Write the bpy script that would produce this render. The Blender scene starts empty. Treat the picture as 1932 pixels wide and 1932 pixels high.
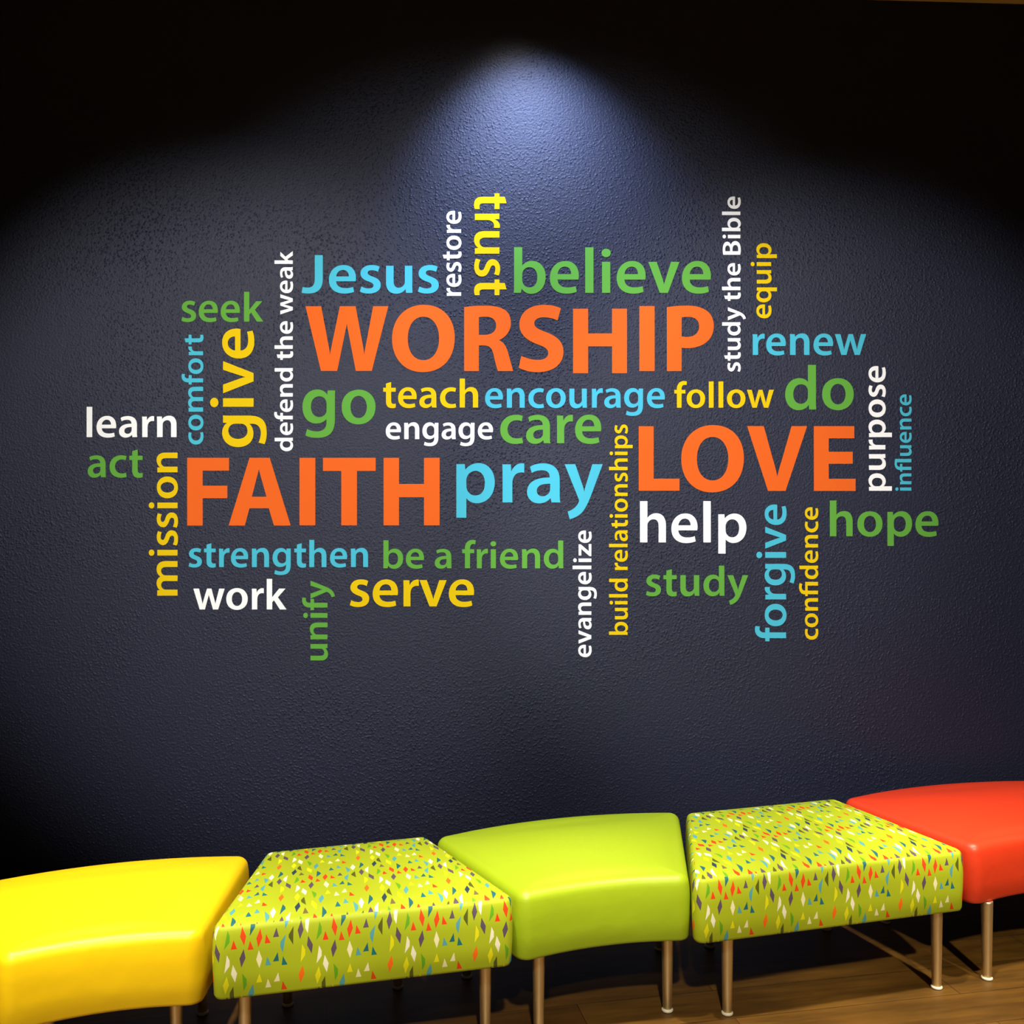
import bpy, bmesh, math, re
from mathutils import Vector

C = bpy.context.scene.collection
S = bpy.context.scene

# ------------------------------------------------------------------ camera
EYE = 1.54            # camera height; level view, wall square to the lens
FPX = 1800.0          # focal length in pixels of a 1932 px frame
WALL_Y = 4.0
cam_d = bpy.data.cameras.new('camera')
cam = bpy.data.objects.new('camera', cam_d); C.objects.link(cam)
cam.location = (0, 0, EYE); cam.rotation_euler = (math.radians(90), 0, 0)
cam_d.sensor_fit = 'HORIZONTAL'; cam_d.sensor_width = 36.0
cam_d.lens = 36.0 * FPX / 1932.0
S.camera = cam

# ------------------------------------------------------------------ world, exposure
S.view_settings.view_transform = 'Standard'
S.view_settings.look = 'None'
S.view_settings.exposure = 0.0
S.view_settings.gamma = 1.0
S.view_settings.use_curve_mapping = False
w = bpy.data.worlds.new('room_glow'); S.world = w; w.use_nodes = True
w.node_tree.nodes['Background'].inputs[0].default_value = (1.0, 0.86, 0.68, 1)
w.node_tree.nodes['Background'].inputs[1].default_value = 0.015

# ------------------------------------------------------------------ the room's lamps (recessed ceiling cans), plus added bench fill
def can(name, loc, aim, power, size, blend, color, radius=0.06, spec=1.0):
    d = bpy.data.lights.new(name, 'SPOT')
    d.energy = power; d.spot_size = math.radians(size); d.spot_blend = blend
    d.color = color; d.shadow_soft_size = radius; d.specular_factor = spec
    o = bpy.data.objects.new(name, d); C.objects.link(o)
    o.location = loc
    o.rotation_euler = (Vector(aim) - Vector(loc)).to_track_quat('-Z', 'Y').to_euler()
    return o
WARM = (1.0, 0.88, 0.66); COOL = (0.62, 0.76, 1.0); NEUT = (1.0, 0.985, 0.97)
can('scallop_downlight', (0.01, 3.76, 3.655), (0.01, 3.80, 0.0), 14, 112, 1.0, (1.0, 0.93, 0.80), 0.05)
can('scallop_beam', (0.03, 3.50, 3.65), (0.10, 4.0, 2.66), 200, 84, 1.0, (0.46, 0.60, 1.0), 0.05)
can('front_downlight', (-2.0, -1.6, 3.6), (-1.14, 4.0, 1.60), 1000, 30.0, 0.66, NEUT, 0.08)
can('front_downlight', (-0.3, -1.6, 3.6), (-0.04, 4.0, 1.58), 620, 39.3, 0.63, NEUT, 0.08)
can('front_downlight', (0.0, -1.6, 3.6), (1.27, 4.0, 1.53), 1010, 29.0, 0.63, NEUT, 0.08)
for x, y in ((-1.3, -0.75), (0.25, -0.55), (1.8, -0.35)):
    can('bench_front_fill', (x, y, 3.6), (x, y + 2.90, 0.25), 680, 26, 0.6, WARM, 0.08)  # unseen fill spots, added to brighten the bench fronts
for x, y in ((-1.7, 1.75), (-0.4, 2.0), (0.9, 2.25), (2.1, 2.5)):
    can('bench_downlight', (x, y, 3.6), (x, y + 0.40, 0.0), 510, 46, 0.8, WARM, 0.07)

# ------------------------------------------------------------------ materials
def lin(c):
    c = c / 255.0
    return c / 12.92 if c <= 0.04045 else ((c + 0.055) / 1.055) ** 2.4
def rgb(r, g, b, k=1.0): return (lin(r) * k, lin(g) * k, lin(b) * k, 1)
class NT:
    def __init__(s, name):
        s.m = bpy.data.materials.new(name); s.m.use_nodes = True
        s.t = s.m.node_tree; s.n = s.t.nodes; s.p = s.n['Principled BSDF']
    def node(s, typ, **kw):
        n = s.n.new(typ)
        for k, v in kw.items(): setattr(n, k, v)
        return n
    def link(s, a, b): s.t.links.new(a, b)
    def put(s, sock, v):
        if hasattr(v, 'is_linked') or isinstance(v, bpy.types.NodeSocket): s.link(v, sock)
        else: sock.default_value = v
    def math(s, op, a, b=0.0, c=None):
        n = s.node('ShaderNodeMath', operation=op)
        s.put(n.inputs[0], a); s.put(n.inputs[1], b)
        if c is not None: s.put(n.inputs[2], c)
        return n.outputs[0]
    def set(s, **kw):
        for k, v in kw.items(): s.put(s.p.inputs[k.replace('_', ' ')], v)
    def mix(s, f, a, b):
        n = s.node('ShaderNodeMix', data_type='RGBA'); s.put(n.inputs[0], f)
        s.put(n.inputs[6], a); s.put(n.inputs[7], b); return n.outputs[2]
    def bump(s, h, strength, dist):
        n = s.node('ShaderNodeBump'); n.inputs['Strength'].default_value = strength
        n.inputs['Distance'].default_value = dist; s.link(h, n.inputs['Height'])
        s.link(n.outputs[0], s.p.inputs['Normal'])
    def noise(s, vec, scale, detail=2.0, rough=0.5):
        n = s.node('ShaderNodeTexNoise'); n.inputs['Scale'].default_value = scale
        n.inputs['Detail'].default_value = detail; n.inputs['Roughness'].default_value = rough
        if vec is not None: s.link(vec, n.inputs['Vector'])
        return n.outputs[0]

# navy wall paint over a rolled, knocked-down texture
w_ = NT('navy_wall_paint')
geo = w_.node('ShaderNodeNewGeometry').outputs['Position']
n3 = w_.noise(geo, 1.6, 2.0, 0.5)
vo = w_.node('ShaderNodeTexVoronoi', feature='SMOOTH_F1'); vo.inputs['Scale'].default_value = 75; vo.inputs['Smoothness'].default_value = 0.6
wrp = w_.node('ShaderNodeVectorMath', operation='ADD'); w_.link(geo, wrp.inputs[0])
wn_ = w_.node('ShaderNodeTexNoise'); wn_.inputs['Scale'].default_value = 60; w_.link(geo, wn_.inputs['Vector'])
wsc = w_.node('ShaderNodeVectorMath', operation='SCALE'); w_.link(wn_.outputs[1], wsc.inputs[0]); wsc.inputs['Scale'].default_value = 0.016
w_.link(wsc.outputs[0], wrp.inputs[1]); w_.link(wrp.outputs[0], vo.inputs['Vector'])
n2 = w_.noise(geo, 110, 4.0, 0.6)
lump = w_.math('SMOOTH_MAX', w_.math('SUBTRACT', 0.42, vo.outputs['Distance']), 0.0, 0.15)
amp = w_.math('MULTIPLY', lump, w_.math('MAXIMUM', w_.math('ADD', w_.math('MULTIPLY', n3, 3.0), -0.9), 0.08))
h = w_.math('ADD', amp, w_.math('MULTIPLY', n2, 0.55))
w_.bump(h, 0.6, 0.010)
w_.set(Base_Color=(0.0110, 0.0138, 0.0330, 1), Roughness=0.50, IOR=1.38)
WALL = w_.m

def plain(name, col, rough, spec=0.5, metal=0.0):
    t = NT(name); t.set(Base_Color=col, Roughness=rough, Metallic=metal)
    t.p.inputs['Specular IOR Level'].default_value = spec
    return t
LET = {}
for nm, c in (('orange', (244, 107, 37)), ('green', (103, 172, 67)), ('cyan', (80, 194, 217)),
              ('yellow', (240, 203, 18)), ('white', (252, 252, 250))):
    LET[nm] = plain(nm + '_vinyl_film', rgb(*c, 0.97 if nm == 'white' else 0.86), 0.8, 0.06).m

def vinyl(name, col):
    t = NT(name); g = t.node('ShaderNodeTexCoord').outputs['Object']
    a = t.noise(g, 9, 3, 0.5); b = t.noise(g, 420, 2, 0.5)
    t.bump(t.math('ADD', a, t.math('MULTIPLY', b, 0.03)), 0.12, 0.02)
    t.set(Base_Color=col, Roughness=0.42); return t.m
YEL = vinyl('yellow_vinyl', (0.92, 0.62, 0.003, 1))
GRN = vinyl('lime_vinyl', (0.32, 0.45, 0.011, 1))
RED = vinyl('red_vinyl', (0.70, 0.045, 0.012, 1))

# lime cloth printed with little harlequin diamonds and triangles
p_ = NT('harlequin_cloth')
uv = p_.node('ShaderNodeUVMap').outputs[0]
sx = p_.node('ShaderNodeSeparateXYZ'); p_.link(uv, sx.inputs[0])
M = p_.math
u2 = M('DIVIDE', sx.outputs[0], 0.0215); colm = M('FLOOR', u2)
cmod = M('MODULO', M('ADD', colm, 440), 11)
wcol = p_.node('ShaderNodeTexWhiteNoise', noise_dimensions='1D'); p_.link(M('ADD', cmod, 12.7), wcol.inputs['W'])
v = M('ADD', M('DIVIDE', sx.outputs[1], 0.060), M('ADD', M('MULTIPLY', wcol.outputs[0], 0.34), M('MULTIPLY', M('MODULO', cmod, 2), 0.5)))
row = M('FLOOR', v)
cm = p_.node('ShaderNodeCombineXYZ'); p_.link(cmod, cm.inputs[0]); p_.link(M('MODULO', M('ADD', row, 400), 4), cm.inputs[1])
wn = p_.node('ShaderNodeTexWhiteNoise', noise_dimensions='2D'); p_.link(cm.outputs[0], wn.inputs[0])
wc = p_.node('ShaderNodeSeparateColor'); p_.link(wn.outputs[1], wc.inputs[0])
cm2 = p_.node('ShaderNodeVectorMath', operation='ADD'); p_.link(cm.outputs[0], cm2.inputs[0]); cm2.inputs[1].default_value = (53.2, 88.9, 0)
wn2 = p_.node('ShaderNodeTexWhiteNoise', noise_dimensions='2D'); p_.link(cm2.outputs[0], wn2.inputs[0])
wc2 = p_.node('ShaderNodeSeparateColor'); p_.link(wn2.outputs[1], wc2.inputs[0])
r1, r2, r3, r4 = wn.outputs[0], wc.outputs[0], wc.outputs[1], wc.outputs[2]
r5, r6 = wc2.outputs[0], wc2.outputs[1]
fy = M('ADD', M('SUBTRACT', M('SUBTRACT', v, row), 0.5), M('MULTIPLY', M('SUBTRACT', r2, 0.5), 0.14))
fx = M('ADD', M('SUBTRACT', M('SUBTRACT', u2, colm), 0.5), M('MULTIPLY', M('SUBTRACT', r3, 0.5), 0.16))
sk = M('MULTIPLY', M('SUBTRACT', r4, 0.5), 1.1)
fx2 = M('SUBTRACT', fx, M('MULTIPLY', sk, fy))
isf = M('MAXIMUM', M('GREATER_THAN', r5, 0.60), M('LESS_THAN', r5, 0.26))
d = M('ADD', M('MULTIPLY', M('ABSOLUTE', fx2), M('ADD', 0.62, M('MULTIPLY', isf, 0.52))), M('MULTIPLY', M('ABSOLUTE', fy), 1.02))
dia = M('LESS_THAN', d, 0.41)
tri = M('MAXIMUM', M('GREATER_THAN', fy, 0.0), M('GREATER_THAN', r5, 0.26))
hl = M('MAXIMUM', M('GREATER_THAN', fx2, 0.0), M('GREATER_THAN', r5, 0.43))
hr = M('MAXIMUM', M('LESS_THAN', fx2, 0.0), M('MAXIMUM', M('GREATER_THAN', r5, 0.60), M('LESS_THAN', r5, 0.43)))
hal = M('MAXIMUM', M('MULTIPLY', hl, hr), M('LESS_THAN', r5, 0.26))
mask = M('MULTIPLY', M('MULTIPLY', dia, tri), M('MULTIPLY', hal, M('GREATER_THAN', r6, 0.18)))
ramp = p_.node('ShaderNodeValToRGB'); ramp.color_ramp.interpolation = 'CONSTANT'
pal = [(24, 110, 118), (38, 62, 84), (246, 112, 18), (238, 234, 190), (84, 160, 172), (92, 78, 98), (228, 62, 16), (226, 224, 20),
       (84, 90, 24), (112, 100, 60), (96, 165, 24), (222, 70, 18), (30, 100, 110), (240, 238, 215)]
cr = ramp.color_ramp
for i, c in enumerate(pal):
    e = cr.elements[i] if i < 2 else cr.elements.new(i / len(pal))
    e.position = i / len(pal); e.color = rgb(*c)
p_.link(r1, ramp.inputs[0])
p_.set(Base_Color=p_.mix(mask, (0.39, 0.48, 0.012, 1), ramp.outputs[0]), Roughness=0.62)
p_.p.inputs['Specular IOR Level'].default_value = 0.35
CLOTH = p_.m

lg = NT('brushed_nickel')
lg.set(Base_Color=(0.92, 0.81, 0.52, 1), Metallic=1.0, Roughness=0.42); NICKEL = lg.m
GLIDE = plain('pale_glide_plastic', (0.75, 0.70, 0.58, 1), 0.35).m
UNDER = plain('black_dust_cover', (0.010, 0.010, 0.010, 1), 0.9, 0.1).m

# brown plank floor, boards running along the benches
f_ = NT('brown_plank_floor')
g = f_.node('ShaderNodeNewGeometry').outputs['Position']
mp = f_.node('ShaderNodeMapping'); mp.inputs['Rotation'].default_value = (0, 0, math.radians(-11)); f_.link(g, mp.inputs[0])
bk = f_.node('ShaderNodeTexBrick'); f_.link(mp.outputs[0], bk.inputs[0])
bk.inputs['Scale'].default_value = 1.0; bk.inputs['Brick Width'].default_value = 1.22; bk.inputs['Row Height'].default_value = 0.17
bk.inputs['Mortar Size'].default_value = 0.0012; bk.offset = 0.37
bk.inputs[1].default_value = (0.075, 0.033, 0.005, 1); bk.inputs[2].default_value = (0.125, 0.062, 0.010, 1); bk.inputs[3].default_value = (0.02, 0.01, 0.004, 1)
ms = f_.node('ShaderNodeMapping'); ms.inputs['Scale'].default_value = (1.2, 16, 1); f_.link(mp.outputs[0], ms.inputs[0])
gr = f_.noise(ms.outputs[0], 2.2, 6, 0.65)
ms2 = f_.node('ShaderNodeMapping'); ms2.inputs['Scale'].default_value = (1.0, 4.5, 1); f_.link(mp.outputs[0], ms2.inputs[0])
gr2 = f_.noise(ms2.outputs[0], 3.0, 3, 0.6)
dark = f_.mix(f_.math('MULTIPLY', gr, 1.0), (0.35, 0.30, 0.26, 1), (1.5, 1.5, 1.4, 1))
mul = f_.node('ShaderNodeMix', data_type='RGBA', blend_type='MULTIPLY'); mul.inputs[0].default_value = 1.0
f_.link(bk.outputs[0], mul.inputs[6]); f_.link(dark, mul.inputs[7])
mul2 = f_.node('ShaderNodeMix', data_type='RGBA', blend_type='MULTIPLY'); mul2.inputs[0].default_value = 1.0
f_.link(mul.outputs[2], mul2.inputs[6]); f_.link(f_.mix(gr2, (0.1, 0.1, 0.1, 1), (2.0, 2.0, 2.0, 1)), mul2.inputs[7])
f_.set(Base_Color=mul2.outputs[2], Roughness=0.42)
f_.bump(gr, 0.08, 0.004)
FLOOR = f_.m
CEIL = plain('tan_ceiling_paint', (0.85, 0.60, 0.26, 1), 0.8, 0.2).m

# ------------------------------------------------------------------ helpers
def link(name, me, mat, parent=None):
    o = bpy.data.objects.new(name, me); C.objects.link(o)
    if mat is not None and not me.materials:
        for m in (mat if isinstance(mat, (list, tuple)) else [mat]): me.materials.append(m)
    if parent: o.parent = parent
    return o
def mesh(name, verts, faces, smooth=False):
    me = bpy.data.meshes.new(name); me.from_pydata(verts, [], faces); me.update()
    if smooth:
        for p in me.polygons: p.use_smooth = True
    return me
def box(name, a, b, mat):
    (x0, y0, z0), (x1, y1, z1) = a, b
    vs = [(x0, y0, z0), (x1, y0, z0), (x1, y1, z0), (x0, y1, z0), (x0, y0, z1), (x1, y0, z1), (x1, y1, z1), (x0, y1, z1)]
    fs = [(0, 3, 2, 1), (4, 5, 6, 7), (0, 1, 5, 4), (1, 2, 6, 5), (2, 3, 7, 6), (3, 0, 4, 7)]
    return link(name, mesh(name, vs, fs), mat)
def thing(name, label, cat, loc=(0, 0, 0), group=None):
    o = bpy.data.objects.new(name, None); C.objects.link(o)
    o.location = loc; o.empty_display_size = 0.1
    o['label'] = label; o['category'] = cat
    if group: o['group'] = group
    return o
def structure(o): o['kind'] = 'structure'; return o

# ------------------------------------------------------------------ the room
structure(box('floor', (-4.2, -3.5, -0.10), (4.2, 4.0, 0.0), FLOOR))
structure(box('wall_back', (-4.2, 4.0, -0.10), (4.2, 4.12, 4.0), WALL))
def cz(x): return 3.687 - 0.0274 * (x - 1.498)         # the ceiling line drops a little to the right
vs = []
for z in (0.0, 0.12):
    for x, y in ((-4.2, -3.5), (4.2, -3.5), (4.2, 4.0), (-4.2, 4.0)): vs.append((x, y, cz(x) + z))
structure(link('ceiling', mesh('ceiling', vs, [(0, 1, 2, 3), (7, 6, 5, 4), (0, 4, 5, 1), (1, 5, 6, 2), (2, 6, 7, 3), (3, 7, 4, 0)]), CEIL))

# ------------------------------------------------------------------ the lettering
# outlines drawn letter by letter: path, units per step, axis ('N' upright, 'L' drawn turned left, 'R' turned right),
# start edge, baseline; y runs down. Unit = 1/1000 of the type size, x-height 484.
XH = 484.0
def parse(p):
    out = []; cur = None
    for cmd, args in re.findall(r'([MLCZ])([^MLCZ]*)', p):
        n = [float(t) for t in args.split()]
        if cmd == 'M': cur = [('P', n[0], n[1])]; out.append(cur)
        elif cmd == 'L':
            for i in range(0, len(n), 2): cur.append(('P', n[i], n[i + 1]))
        elif cmd == 'C':
            for i in range(0, len(n), 6): cur.append(('B',) + tuple(n[i:i + 6]))
    return out
def flatten(p, steps=10):
    res = []
    for sub in parse(p):
        pts = []
        for s in sub:
            if s[0] == 'P': pts.append((s[1], s[2]))
            else:
                x0, y0 = pts[-1]; _, x1, y1, x2, y2, x3, y3 = s
                for k in range(1, steps + 1):
                    t = k / steps; q = 1 - t
                    pts.append((q**3*x0 + 3*q*q*t*x1 + 3*q*t*t*x2 + t**3*x3, q**3*y0 + 3*q*q*t*y1 + 3*q*t*t*y2 + t**3*y3))
        if len(pts) > 1 and math.dist(pts[0], pts[-1]) < 1e-3: pts.pop()
        res.append(pts)
    return res
STEM = 128.0
RAW = {
 'p': ("M178 250L435 250L448 420C540 300 680 218 860 218C1140 218 1345 460 1345 800C1345 1200 1100 1440 800 1440C670 1440 560 1385 480 1285L480 1880L178 1880Z"
       "M760 455C930 455 1045 600 1045 825C1045 1060 940 1205 750 1205C600 1205 480 1080 480 900L480 750C480 590 600 455 760 455Z", 2.41, 'N', 1415, 64, 33),
 'r': ("M262 232L500 232L512 440C570 290 680 205 800 205C830 205 855 206 877 212L877 468C855 462 830 459 800 459C650 459 543 560 543 780L543 1302L270 1302L270 560C270 430 267 320 262 232Z", 2.223, 'N', 1302, 62, 4),
 'a': ("M1037 302C1130 240 1260 205 1410 205C1700 205 1870 370 1870 660L1870 1060C1870 1150 1875 1230 1885 1302L1640 1302L1615 1180C1540 1275 1425 1328 1290 1328C1090 1328 955 1190 955 1010C955 745 1180 600 1590 602L1590 580C1585 460 1510 398 1370 398C1270 398 1170 425 1088 475Z"
       "M1603 778C1360 770 1228 840 1228 975C1228 1075 1295 1130 1390 1130C1500 1130 1603 1050 1603 920Z", 2.223, 'N', 1302, 31, 50),
 'y': ("M567 252L890 252L1120 920C1137 970 1152 1030 1163 1100C1172 1040 1185 980 1200 925L1410 252L1722 252L1400 1120C1300 1390 1220 1560 1120 1690C1020 1810 890 1885 720 1925L657 1690C745 1668 815 1630 880 1570C940 1510 985 1440 1003 1380C1007 1360 1005 1345 1000 1330Z", 2.41, 'N', 1415, 6, 2),
 'g': ("M938 270L1163 270C1158 340 1158 420 1158 500L1158 1130C1158 1330 1120 1480 1025 1580C920 1680 780 1710 600 1710C470 1710 345 1680 262 1635L315 1440C400 1485 510 1515 610 1515C790 1515 903 1420 903 1240L903 1135C830 1225 720 1275 590 1275C340 1275 172 1065 172 765C172 440 375 240 620 240C760 240 862 300 928 400Z"
       "M690 445C820 445 905 550 905 680L905 870C905 990 810 1078 680 1078C530 1078 430 950 430 765C430 570 530 445 690 445Z", 2.08, 'N', 1277, 33, 64),
 'o': ("M1430 425C1655 425 1808 590 1808 812C1808 1080 1620 1212 1420 1212C1195 1212 1040 1055 1040 820C1040 575 1200 425 1430 425Z"
       "M1428 565C1310 565 1240 680 1240 818C1240 965 1315 1070 1424 1070C1535 1070 1610 965 1610 818C1610 690 1545 565 1428 565Z", 1.553, 'N', 1195, 32, 32),
 'd': ("M695 100L890 100L890 975C890 1050 892 1130 897 1195L722 1195L716 1075C665 1165 570 1212 465 1212C290 1212 142 1065 142 828C142 575 300 425 480 425C580 425 655 460 695 520Z"
       "M695 735C695 650 625 575 530 575C410 575 338 680 338 822C338 960 410 1055 525 1055C605 1055 675 1000 695 900Z", 1.553, 'N', 1195, 33, 60),
 'b': ("M158 270L405 270L405 830C470 740 580 685 705 685C940 685 1115 880 1112 1165C1112 1510 900 1685 680 1685C560 1685 455 1630 388 1525L360 1655L148 1655C154 1580 158 1480 158 1390Z"
       "M405 1260C405 1390 490 1490 615 1490C770 1490 862 1375 862 1175C862 1000 775 875 620 875C490 875 405 985 405 1100Z", 1.945, 'N', 1655, 60, 33),
 'e': ("M1175 920L1830 920C1838 890 1845 850 1845 800C1845 560 1725 330 1420 330C1110 330 930 585 930 870C930 1180 1125 1365 1450 1365C1580 1365 1690 1342 1780 1305L1748 1128C1665 1155 1580 1168 1480 1168C1315 1168 1180 1090 1175 920Z"
       "M1175 745C1185 640 1255 510 1405 510C1560 510 1605 650 1603 745Z", 2.029, 'N', 1340, 33, 34),
 's': ("M98 1293L150 1110C215 1150 315 1180 400 1180C505 1180 560 1140 560 1075C560 1010 515 970 400 930C210 865 118 760 120 640C120 465 265 330 500 330C610 330 700 355 765 390L712 578C670 553 590 520 495 520C410 520 365 560 365 615C365 675 415 705 535 750C715 815 800 905 803 1050C803 1240 660 1365 400 1365C280 1365 175 1337 98 1293Z", 2.029, 'N', 1340, 30, 29),
 'c': ("M897 440C840 412 755 395 680 395C350 395 155 615 155 890C155 1180 350 1365 650 1365C760 1365 850 1348 905 1325L872 1150C815 1170 755 1180 690 1180C520 1180 395 1065 395 880C395 710 510 580 690 580C765 580 820 595 860 612Z", 1.905, 'N', 1340, 33, 20),
 't': ("M1745 395L1830 685L1505 685L1505 945L1282 945L1282 685L770 685C655 685 595 730 595 810C595 860 600 905 607 945L390 945C362 890 350 820 350 750C350 520 470 395 730 395L1282 395L1282 240L1505 240L1505 395Z", 2.314, 'R', 385, 28, 24),
 'u': ("M1505 210L1505 500L850 500C700 500 595 570 595 690C595 800 670 880 740 915C775 930 800 935 850 935L1505 935L1505 1220L730 1220C590 1220 480 1222 385 1230L385 980L545 962C450 905 350 790 350 600C350 390 480 210 800 210Z", 2.314, 'R', 385, 60, 60),
 'h': ("M140 205L410 205L410 815C480 715 590 645 735 645C930 645 1085 780 1085 1090L1085 1705L818 1705L818 1115C818 965 765 865 630 865C535 865 460 925 425 1000C414 1025 410 1055 410 1090L410 1705L140 1705Z", 2.113, 'N', 1705, 64, 60),
 'n': ("M132 683L368 683L382 822C445 725 570 645 735 645C930 645 1085 780 1085 1090L1085 1705L818 1705L818 1115C818 965 765 865 630 865C535 865 460 925 425 1000C414 1025 410 1055 410 1090L410 1705L140 1705L140 985C140 870 138 770 132 683Z", 2.113, 'N', 1705, 60, 60),
 'm': ("M580 1810L580 1605L690 1590C610 1535 555 1450 555 1330C555 1215 610 1125 710 1080C610 1020 555 915 555 800C555 610 680 490 915 490L1395 490L1395 715L935 715C800 715 735 770 735 865C735 945 785 1000 850 1025C880 1035 905 1035 935 1035L1395 1035L1395 1250L915 1250C800 1250 735 1305 735 1400C735 1480 795 1550 865 1570C885 1576 905 1577 930 1577L1395 1577L1395 1805L830 1805C730 1805 650 1806 580 1810Z", 1.674, 'L', 1395, 60, 60),
 'f': ("M330 1640L330 885L195 885L195 690L330 690L330 645C330 520 370 400 450 320C520 255 610 222 705 222C770 222 820 235 858 248L835 445C805 435 775 428 735 428C620 428 578 530 578 650L578 690L780 690L780 885L578 885L578 1640Z", 1.963, 'N', 1640, 10, -38),
 'w': ("M222 605L445 605L560 1085C572 1135 580 1185 588 1235C598 1185 608 1135 622 1085L765 605L940 605L1065 1075C1080 1130 1090 1185 1100 1235C1106 1185 1116 1130 1130 1075L1250 605L1465 605L1210 1440L1005 1440L880 1010C862 950 848 905 835 850C822 905 812 950 795 1010L680 1440L475 1440Z", 1.725, 'N', 1440, 8, 6),
 'k': ("M750 245L990 245L990 1070L1300 680L1585 680L1245 1070L1630 1615L1335 1615L1075 1205L995 1285L995 1615L750 1615Z", 1.93, 'N', 1615, 64, 0),
 'z': ("M530 1515L690 1515L695 1125C720 1150 750 1180 790 1215L1185 1550L1300 1555L1300 845L1140 850L1150 1265C1110 1235 1080 1210 1050 1185L660 865L525 865Z", 1.601, 'L', 1300, 18, 8),
 'v': ("M8 -484L138 -484L228 -222C240 -187 247 -160 253 -128C259 -160 267 -187 279 -222L361 -484L492 -484L312 0L187 0Z", 1.0, 'N', 0, 8, 6),
 'l': ("M0 -710L128 -710L128 0L0 0Z", 1.0, 'N', 0, 66, 66),
 'i': ("M7 -484L135 -484L135 0L7 0ZM71 -557C112 -557 142 -587 142 -623C142 -660 112 -689 71 -689C30 -689 0 -660 0 -623C0 -587 30 -557 71 -557Z", 1.0, 'N', 0, 60, 60),
 '1': ("M1380 1310L745 1310L745 1420L600 1420L600 1318L560 1318C440 1318 335 1250 280 1150C235 1070 220 990 220 900C220 810 240 735 265 670L420 725C395 780 380 835 380 900C380 1020 445 1100 570 1105L600 1105L600 600L1380 600L1380 815L745 815L745 1105L1380 1105Z", 1.611, 'L', 1380, 10, 62),
 '2': ("M1505 1030L850 1030L850 1145L695 1145L695 1035L650 1030C510 1020 400 950 345 830C310 750 300 680 300 600C300 480 315 380 345 290L375 270L1505 270L1505 505L500 505C465 530 460 570 460 610C460 720 530 805 660 810L695 810L695 615L850 615L850 810L1505 810Z", 1.674, 'L', 1505, 10, 62),
 'J': ("M635 125L908 125L908 985C908 1390 715 1528 420 1528C335 1528 245 1518 188 1500L222 1290C275 1305 330 1312 390 1312C545 1312 635 1235 635 990Z", 2.047, 'N', 1505, 0, 69),
 'B': ("M365 1505L1590 1505C1615 1400 1630 1280 1630 1150C1630 790 1490 570 1240 570C1070 570 965 680 915 815C860 690 770 615 650 615C440 615 330 830 330 1150C330 1290 345 1410 365 1505Z"
       "M515 1265L855 1265L860 1180C860 1010 800 870 680 870C560 870 505 990 505 1150ZM1035 1265L1435 1265C1442 1220 1445 1180 1445 1140C1445 960 1370 835 1240 835C1100 835 1030 970 1030 1150Z", 1.862, 'L', 1600, 68, 34),
}
GL = {}
for k, (p, s, ax, base, lsb, rsb) in RAW.items():
    subs = flatten(p)
    if ax == 'N': subs = [[(x / s, (base - y) / s) for x, y in q] for q in subs]
    elif ax == 'R': subs = [[(y / s, (x - base) / s) for x, y in q] for q in subs]
    else: subs = [[(-y / s, (base - x) / s) for x, y in q] for q in subs]
    x0 = min(x for q in subs for x, _ in q); x1 = max(x for q in subs for x, _ in q)
    GL[k] = ([[(x - x0, y) for x, y in q] for q in subs], x1 - x0, lsb, rsb)
pq, wq, lq, rq = GL['p']
GL['q'] = ([[(wq - x, y) for x, y in q] for q in pq], wq, rq, lq)

PXM = WALL_Y / FPX                    # metres on the wall per photo pixel
def wall_pt(px, py): return ((px - 966) * PXM, EYE + (966 - py) * PXM)
THICK = 0.0012
def letter_mesh(polys):
    """polys: closed outlines in metres (x, z) around the word's own corner -> a thin solid letter"""
    cu = bpy.data.curves.new('outline', 'CURVE'); cu.dimensions = '2D'; cu.fill_mode = 'BOTH'; cu.extrude = THICK / 2
    for q in polys:
        sp = cu.splines.new('POLY'); sp.points.add(len(q) - 1); sp.use_cyclic_u = True
        for pt, (x, z) in zip(sp.points, q): pt.co = (x, z, 0, 1)
    o = bpy.data.objects.new('outline', cu); C.objects.link(o)
    dg = bpy.context.evaluated_depsgraph_get()
    me = bpy.data.meshes.new_from_object(o.evaluated_get(dg))
    bpy.data.objects.remove(o); bpy.data.curves.remove(cu)
    for vt in me.vertices: vt.co = (vt.co.x, -vt.co.z, vt.co.y)
    me.materials.clear(); me.name = 'letter'
    return me
def make_word(name_text, col, letters, anchor, how):
    ax, az = wall_pt(*anchor)
    t = thing('wall_lettering', '%s %s "%s" on the navy wall' % (col, how, name_text), 'wall decal',
              (ax, WALL_Y - THICK / 2 - 0.0004, az), 'cut vinyl words on the navy wall')
    for polys in letters:                       # photo-pixel outlines -> metres from the word's corner
        q = [[((x - anchor[0]) * PXM, (anchor[1] - y) * PXM) for x, y in s] for s in polys]
        link('letter', letter_mesh(q), LET[col], t)
SPACE = 202.0
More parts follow.
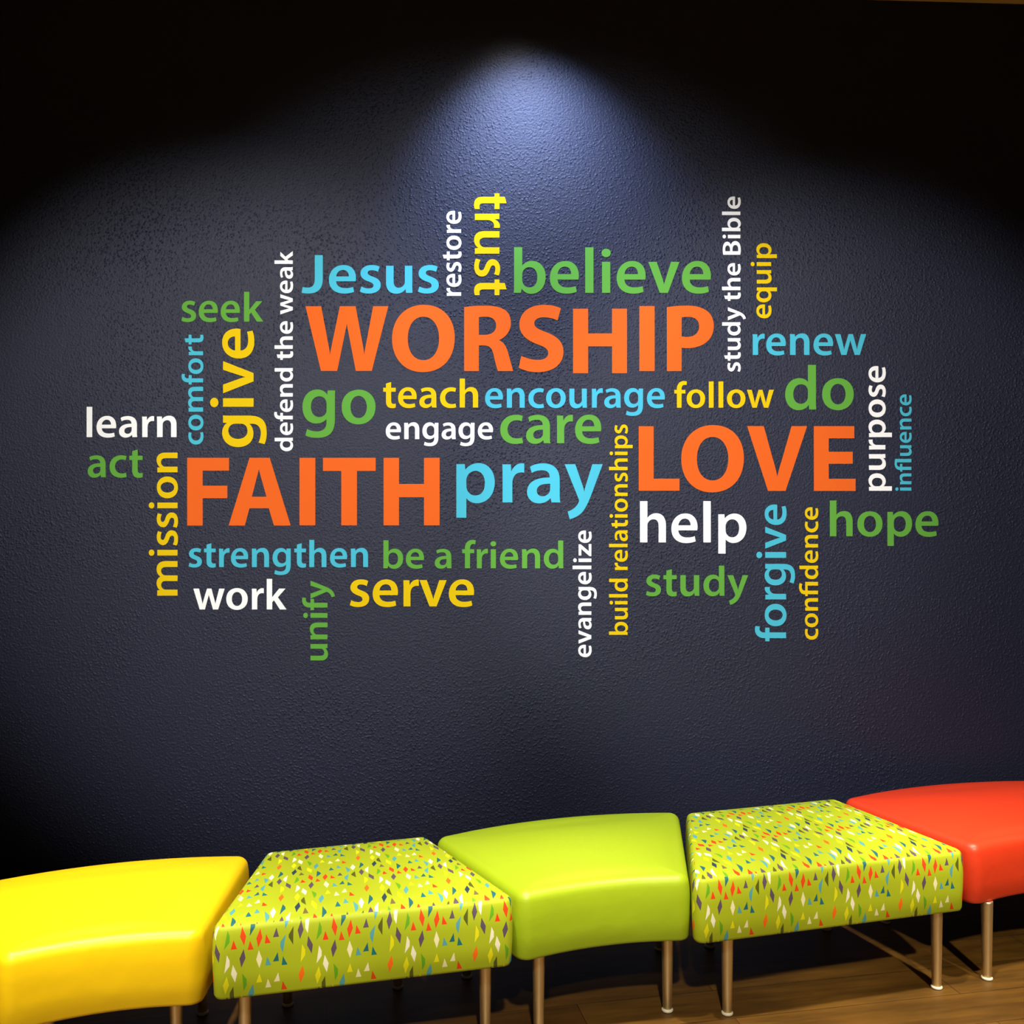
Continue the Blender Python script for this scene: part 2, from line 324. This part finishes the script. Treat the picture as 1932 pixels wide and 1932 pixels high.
def word(text, col, ori, a, b, base, xh=None, asc=None, shown=None, how=None):
    """a, b: ink start and end along the reading direction; base / xh / asc: baseline and heights across it (photo pixels)"""
    cur = 0.0; items = []; prev = ''
    for ch in text:
        cur += {'rt': 35.0, 'ct': 12.0}.get(prev + ch, 0.0); prev = ch
        if ch == ' ': cur += SPACE; continue
        g_, wd, l, r = GL[ch]; cur += l; items.append((g_, cur)); cur += wd + r
    s0 = items[0][1]; last = text[-1]; s1 = items[-1][1] + GL[last][1]
    kx = abs(b - a) / (s1 - s0)
    if xh is not None: ky = abs(base - xh) / XH
    elif asc is not None: ky = abs(base - asc) / 710.0
    else: ky = kx
    L = []
    for g_, off in items:
        polys = []
        for q in g_:
            if ori == 'H': polys.append([(a + (x + off - s0) * kx, base - y * ky) for x, y in q])
            elif ori == 'L': polys.append([(base - y * ky, a - (x + off - s0) * kx) for x, y in q])
            else: polys.append([(base + y * ky, a + (x + off - s0) * kx) for x, y in q])
        L.append(polys)
    anchor = (a, base) if ori == 'H' else (base, a)
    n = shown or text
    if how is None:
        kind = 'phrase' if ' ' in n else 'word'
        how = {'H': 'level %s' % kind, 'L': 'upright %s reading upward' % kind, 'R': 'upright %s reading downward' % kind}[ori]
    make_word(n, col, L, anchor, how)
W = 'white'; G_ = 'green'; Y_ = 'yellow'; B_ = 'cyan'
word('seek', G_, 'H', 342.4, 497.1, 606.9, asc=550.7)
word('comfort', B_, 'L', 838.8, 631.7, 383.4, xh=356.2)
word('give', Y_, 'L', 843.6, 620.0, 478.6, xh=421.0)
word('defend the weak', W, 'L', 851.4, 474.0, 552.5, asc=518.1)
word('learn', W, 'H', 163.8, 333.3, 824.8, asc=767.6)
word('act', G_, 'H', 165.7, 269.3, 900.3, xh=859.9)
word('mission', Y_, 'L', 1124.0, 854.0, 335.2, xh=297.1)
word('strengthen', B_, 'H', 356.0, 694.5, 1069.9, asc=1018.7)
word('work', W, 'H', 365.0, 540.7, 1149.8, asc=1092.1)
word('unify', G_, 'L', 1246.0, 1095.6, 618.0, xh=585.9)
word('Jesus', B_, 'H', 569.3, 827.9, 552.7, xh=501.6)
word('restore', W, 'L', 558.5, 398.0, 870.0, xh=843.1)
word('trust', Y_, 'R', 365.0, 557.1, 895.9, xh=942.3)
word('believe', G_, 'H', 969.3, 1341.2, 552.7, asc=466.9)
word('go', G_, 'H', 570.7, 708.6, 799.3, xh=736.8)
word('teach', Y_, 'H', 723.1, 902.1, 769.0, asc=714.3)
word('encourage', B_, 'H', 915.2, 1254.3, 769.3, xh=733.3)
word('follow', Y_, 'H', 1272.1, 1459.8, 769.3, asc=719.8)
word('do', G_, 'H', 1481.2, 1610.5, 772.7, asc=688.0)
word('engage', W, 'H', 727.9, 930.2, 828.6)
word('care', G_, 'H', 943.8, 1134.3, 836.3, xh=783.8)
word('renew', B_, 'H', 1419.8, 1634.0, 669.8, xh=630.5)
word('study the Bible', W, 'L', 701.4, 371.0, 1396.7, asc=1362.1)
word('equip', Y_, 'L', 600.7, 459.0, 1454.8, xh=1427.6)
word('purpose', W, 'L', 926.0, 690.7, 1670.2, xh=1639.3)
word('in2uence', B_, 'L', 926.0, 744.1, 1719.2, xh=1698.0, shown='influence')
word('pray', B_, 'H', 861.05, 1137.0, 947.9, xh=875.65)
word('build relationships', Y_, 'L', 1197.9, 801.0, 1184.0, asc=1149.0)
word('help', W, 'H', 1207.4, 1408.1, 1023.3, asc=945.5)
word('forgive', B_, 'L', 1209.8, 951.9, 1482.9, xh=1443.6)
word('con1dence', Y_, 'L', 1206.9, 956.9, 1543.1, asc=1507.9, shown='confidence')
word('hope', G_, 'H', 1565.5, 1770.2, 1011.7, asc=944.3)
word('study', G_, 'H', 1218.6, 1411.4, 1124.0, asc=1066.9)
word('serve', Y_, 'H', 660.0, 894.5, 1144.0, xh=1094.5)
word('be a friend', G_, 'H', 723.1, 1062.9, 1072.1, asc=1019.5)
word('evangelize', W, 'L', 1239.7, 1001.0, 1115.6, xh=1091.6)

# the three big orange words, each capital drawn where it sits
def caps(region_x, region_y, k, p, dx=0.0, dy=0.0):
    return [[(region_x + x / k + dx, region_y + y / k + dy) for x, y in q] for q in flatten(p, 14)]
OP = ("M840 183C1290 183 1545 500 1545 935C1545 1420 1250 1718 815 1718C375 1718 118 1385 118 955C118 505 410 183 840 183Z"
      "M832 455C610 455 475 665 475 955C475 1250 615 1445 832 1445C1055 1445 1190 1235 1190 945C1190 675 1055 455 832 455Z")
K = 12.075
worship = [
 caps(570, 560, 10.733, "M70 192L387 192L540 1000C552 1065 560 1120 567 1185C574 1120 584 1065 598 1000L765 192L1083 192L1232 990C1245 1060 1253 1120 1258 1180C1266 1120 1275 1065 1288 1000L1440 192L1745 192L1412 1502L1088 1502L935 705C922 650 915 600 908 540C898 600 888 650 875 705L712 1502L383 1502Z"),
 caps(730, 560, K, OP),
 caps(860, 560, K, "M190 238C310 215 480 203 660 203C890 203 1045 238 1150 325C1215 385 1255 480 1255 600C1255 790 1125 930 990 985L990 993C1095 1035 1150 1135 1190 1270C1235 1435 1285 1625 1308 1693L962 1693C940 1645 905 1520 865 1340C825 1155 765 1110 630 1108L525 1108L525 1693L190 1693Z"
                   "M525 868L655 868C820 868 918 785 918 658C918 525 830 455 680 455C600 455 550 460 525 466Z"),
 caps(960, 560, K, "M1185 265C1085 215 960 183 805 183C450 183 240 375 240 635C240 855 405 990 645 1080C830 1145 898 1195 898 1285C898 1380 815 1438 660 1438C515 1438 375 1390 285 1345L225 1615C310 1665 475 1718 645 1718C1050 1718 1245 1505 1245 1255C1245 1045 1120 910 860 810C670 738 580 700 580 605C580 530 650 468 795 468C940 468 1045 510 1110 540Z"),
 caps(940, 340, 4.2, "M593 1019L712 1019L712 1215L902 1215L902 1019L1020 1019L1020 1530L902 1530L902 1317L712 1317L712 1530L593 1530Z"),
 caps(1190, 560, K, "M197 213L543 213L543 1693L197 1693Z"),
 caps(1190, 560, K, "M823 240C950 215 1110 203 1285 203C1490 203 1640 245 1750 335C1840 410 1890 525 1890 655C1890 800 1845 920 1760 1000C1650 1110 1485 1170 1290 1170C1240 1170 1195 1168 1158 1160L1158 1693L823 1693Z"
                    "M1158 905C1195 912 1235 915 1285 915C1455 915 1557 820 1557 672C1557 535 1465 458 1305 458C1235 458 1185 463 1158 472Z"),
]
make_word('WORSHIP', 'orange', worship, (576.5, 700.2), 'large capital word')
Q = 9.66
faith = [
 caps(350, 850, Q, "M33 133L795 133L795 367L315 367L315 642L765 642L765 870L315 870L315 1367L33 1367Z"),
 caps(350, 850, Q, "M1168 133L1535 133L1918 1367L1613 1367L1520 1052L1168 1052L1083 1367L788 1367ZM1210 842L1478 842L1375 480L1340 345L1305 480Z"),
 caps(560, 800, 4.2, "M22 268L147 268L147 803L22 803Z"),
 caps(560, 800, 4.2, "M208 268L625 268L625 372L477 372L477 803L353 803L353 372L208 372Z"),
 caps(560, 800, 4.2, "M688 268L810 268L810 475L1008 475L1008 268L1132 268L1132 803L1008 803L1008 580L810 580L810 803L688 803Z"),
]
make_word('FAITH', 'orange', faith, (353.4, 991.3), 'large capital word')
love = [
 caps(980, 780, 4.2, "M945 102L1063 102L1063 517L1268 517L1268 613L945 613Z"),
 caps(730, 560, K, OP, 545.4, 226.8),
 caps(1390, 790, 8.05, "M158 113L410 113L550 625C577 715 598 790 615 880C635 790 655 715 682 635L832 113L1067 113L740 1097L473 1097Z"),
 caps(1390, 790, 8.05, "M1170 113L1783 113L1783 298L1395 298L1395 502L1760 502L1760 685L1395 685L1395 912L1803 912L1803 1097L1170 1097Z"),
]
make_word('LOVE', 'orange', love, (1205, 926), 'large capital word')

# ------------------------------------------------------------------ the benches
SEAT = 0.46; UNDERSIDE = 0.258
def arc(a, b, sag, n=14):
    """points from a to b (a included, b not) bulging sag metres to the left of a->b"""
    ax, ay = a; bx, by = b; dx, dy = bx - ax, by - ay; L = math.hypot(dx, dy); nx, ny = -dy / L, dx / L
    return [(ax + dx * t + nx * sag * 4 * t * (1 - t), ay + dy * t + ny * sag * 4 * t * (1 - t)) for t in (i / n for i in range(n))]
def outline(FL, FR, BR, BL, front=0.0, back=0.0, R=0.028):
    sides = [arc(FL, FR, front), arc(FR, BR, 0, 8), arc(BR, BL, -back), arc(BL, FL, 0, 8)]
    out = []
    for k in range(4):
        c = Vector(sides[k][0]); a = Vector(sides[k - 1][-1]); b = Vector(sides[k][1])
        u = (a - c).normalized(); v = (b - c).normalized(); half = u.angle(v) / 2
        L = R / math.tan(half); m = (u + v).normalized() * (R / math.sin(half)) + c
        p0 = c + u * L; p1 = c + v * L
        a0 = math.atan2(p0.y - m.y, p0.x - m.x); a1 = math.atan2(p1.y - m.y, p1.x - m.x)
        da = (a1 - a0 + math.pi) % (2 * math.pi) - math.pi
        out += [(m.x + R * math.cos(a0 + da * i / 8), m.y + R * math.sin(a0 + da * i / 8)) for i in range(9)]
        nxt = sides[(k + 1) % 4][0]
        for p in sides[k][1:]:
            if math.dist(p, c) > L * 1.15 and math.dist(p, nxt) > R * 2.2: out.append(p)
    return out
def inset(pts, d):
    n = len(pts); res = []
    for i in range(n):
        a = Vector(pts[i - 1]); b = Vector(pts[(i + 1) % n]); t = (b - a).normalized()
        res.append((pts[i][0] - t.y * d, pts[i][1] + t.x * d))
    return res
def cushion(name, pts, quad, mat, parent, crown=0.012, rt=0.020):
    """upholstered block: pts counter-clockwise plan outline"""
    H = SEAT - UNDERSIDE; rb = 0.012
    rings = [(0.020, UNDERSIDE + 0.001), (rb, UNDERSIDE), (rb * 0.3, UNDERSIDE + rb * 0.3), (0.0, UNDERSIDE + rb),
             (-0.003, UNDERSIDE + H * 0.35), (-0.004, UNDERSIDE + H * 0.6), (-0.002, SEAT - rt * 1.6)]
    for k in range(6):
        a = k / 5 * math.pi / 2
        rings.append((rt * (1 - math.cos(a)), SEAT - rt - 0.006 + rt * math.sin(a)))
    n = len(pts); verts = []; faces = []; uvs = []
    per = [0.0]
    for i in range(n): per.append(per[-1] + math.dist(pts[i], pts[(i + 1) % n]))
    loops = []
    for d, z in rings:
        q = inset(pts, d); loops.append(len(verts)); verts += [(x, y, z) for x, y in q]
    cx = sum(p[0] for p in pts) / n; cy = sum(p[1] for p in pts) / n
    top = inset(pts, rt); z0 = SEAT - 0.006
    edges = [(Vector(quad[i]), Vector(quad[(i + 1) % 4])) for i in range(4)]
    def rise(x, y, f):
        k = 1.0
        for a, b in edges:
            t = (b - a).normalized(); dd = max(0.0, t.x * (y - a.y) - t.y * (x - a.x) - rt)
            k *= 1 - math.exp(-dd / 0.09)
        e = min(1.0, (1 - f) / 0.15)
        return k * e * e * (3 - 2 * e)
    for f in (0.96, 0.90, 0.83, 0.75, 0.66, 0.55, 0.42, 0.28, 0.14):
        loops.append(len(verts)); q = [(cx + (x - cx) * f, cy + (y - cy) * f) for x, y in top]
        verts += [(x, y, z0 + 0.004 * min(1, (1 - f) / 0.1) + 1.5 * crown * rise(x, y, f)) for x, y in q]
    ci = len(verts); verts.append((cx, cy, z0 + 0.004 + 1.5 * crown * rise(cx, cy, 0)))
    side_n = len(rings) - 3
    for li in range(len(loops) - 1):
        a, b = loops[li], loops[li + 1]
        for i in range(n):
            j = (i + 1) % n
            faces.append((a + i, a + j, b + j, b + i)); uvs.append((li < side_n, i))
    for i in range(n): faces.append((loops[-1] + i, loops[-1] + (i + 1) % n, ci)); uvs.append((False, i))
    faces.append(tuple(loops[0] + i for i in range(n - 1, -1, -1))); uvs.append((None, 0))
    me = mesh(name, verts, faces, True)
    uvl = me.uv_layers.new(name='UVMap')
    fx, fy = pts[0]; ang = ANG
    for poly, (side, i) in zip(me.polygons, uvs):
        for k, li in enumerate(poly.loop_indices):
            co = me.vertices[me.loops[li].vertex_index].co
            if side:
                pp = per[i] if k in (0, 3) else per[i + 1]
                uvl.data[li].uv = (pp, co.z + 0.017)
            else:
                x, y = co.x - cx, co.y - cy
                uvl.data[li].uv = (x * math.cos(ang) + y * math.sin(ang), -x * math.sin(ang) + y * math.cos(ang))
    me.materials.append(mat); me.materials.append(UNDER)
    me.polygons[-1].material_index = 1
    return link(name, me, None, parent)
ANG = math.radians(15)
def lathe(name, prof, mat, parent, loc, n=28):
    verts = []; faces = []
    for r, z in prof:
        verts += [(r * math.cos(2 * math.pi * i / n), r * math.sin(2 * math.pi * i / n), z) for i in range(n)]
    for k in range(len(prof) - 1):
        for i in range(n):
            j = (i + 1) % n; faces.append((k * n + i, k * n + j, (k + 1) * n + j, (k + 1) * n + i))
    faces.append(tuple(range(n - 1, -1, -1))); faces.append(tuple((len(prof) - 1) * n + i for i in range(n)))
    me = mesh(name, verts, faces)
    for p in me.polygons: p.use_smooth = len(p.vertices) == 4
    o = link(name, me, mat, parent); o.location = loc; return o
def bench(name, label, quad, mat, legs, front=0.0, back=0.0, group=None):
    FL, FR, BR, BL = quad
    ox = sum(p[0] for p in quad) / 4; oy = sum(p[1] for p in quad) / 4
    t = thing(name, label, 'bench', (ox, oy, 0), group)
    loc = [(x - ox, y - oy) for x, y in quad]
    soft = 0.030 if front else 0.020                    # vinyl seats have softer edges than the cloth ones
    cushion('seat_cushion', outline(*loc, front=front, back=back, R=soft + 0.008), loc, mat, t, rt=soft)
    for x, y in legs:
        l = lathe('leg', [(0.0140, 0.009), (0.0145, 0.010), (0.0185, UNDERSIDE - 0.006), (0.0185, UNDERSIDE + 0.001)], NICKEL, t, (x - ox, y - oy, 0))
        lathe('foot_glide', [(0.015, 0.0), (0.0180, 0.002), (0.0180, 0.006), (0.015, 0.0095)], GLIDE, l, (0, 0, 0))
    return t
def at(px, py, z=SEAT):
    y = FPX * (EYE - z) / (py - 966); return ((px - 966) * y / FPX, y)
GRP = 'wedge benches set end to end along the wall'
bench('bench', 'plain yellow vinyl wedge bench, leftmost of the row', [at(2, 1800), (-0.805, 2.468), (-0.832, 3.035), (-1.63, 2.76)], YEL,
      [(-1.20, 2.46), (-0.915, 2.60), (-0.95, 2.93), (-1.50, 2.74)], 0.035, 0.075, GRP)
bench('bench', 'lime patterned bench between the yellow and the green bench', [at(396, 1747), at(975, 1689), at(803, 1572), at(503, 1602)], CLOTH,
      [(-0.728, 2.60), (-0.078, 2.77), (-0.37, 3.09), (-0.70, 2.98)], 0, 0, GRP)
bench('bench', 'plain lime green vinyl wedge bench, middle of the row', [at(984, 1685), at(1301, 1650), at(1281, 1526), at(819, 1574)], GRN,
      [(0.078, 2.80), at(1259, 1907, 0), (0.52, 3.36), (-0.15, 3.16)], 0.035, 0.075, GRP)
bench('bench', 'lime patterned bench between the green and the red bench', [at(1308, 1657), at(1824, 1601), at(1574, 1502), at(1295, 1529)], CLOTH,
      [at(1372, 1913, 0), at(1767, 1864, 0), (1.16, 3.52), (0.70, 3.38)], 0, 0, GRP)
bench('bench', 'plain red vinyl wedge bench, rightmost of the row', [(1.500, 3.095), (2.05, 3.26), (2.20, 3.88), (1.255, 3.63)], RED,
      [at(1862, 1847, 0), (2.00, 3.36), (2.10, 3.78), (1.40, 3.58)], 0.035, 0.075, GRP)
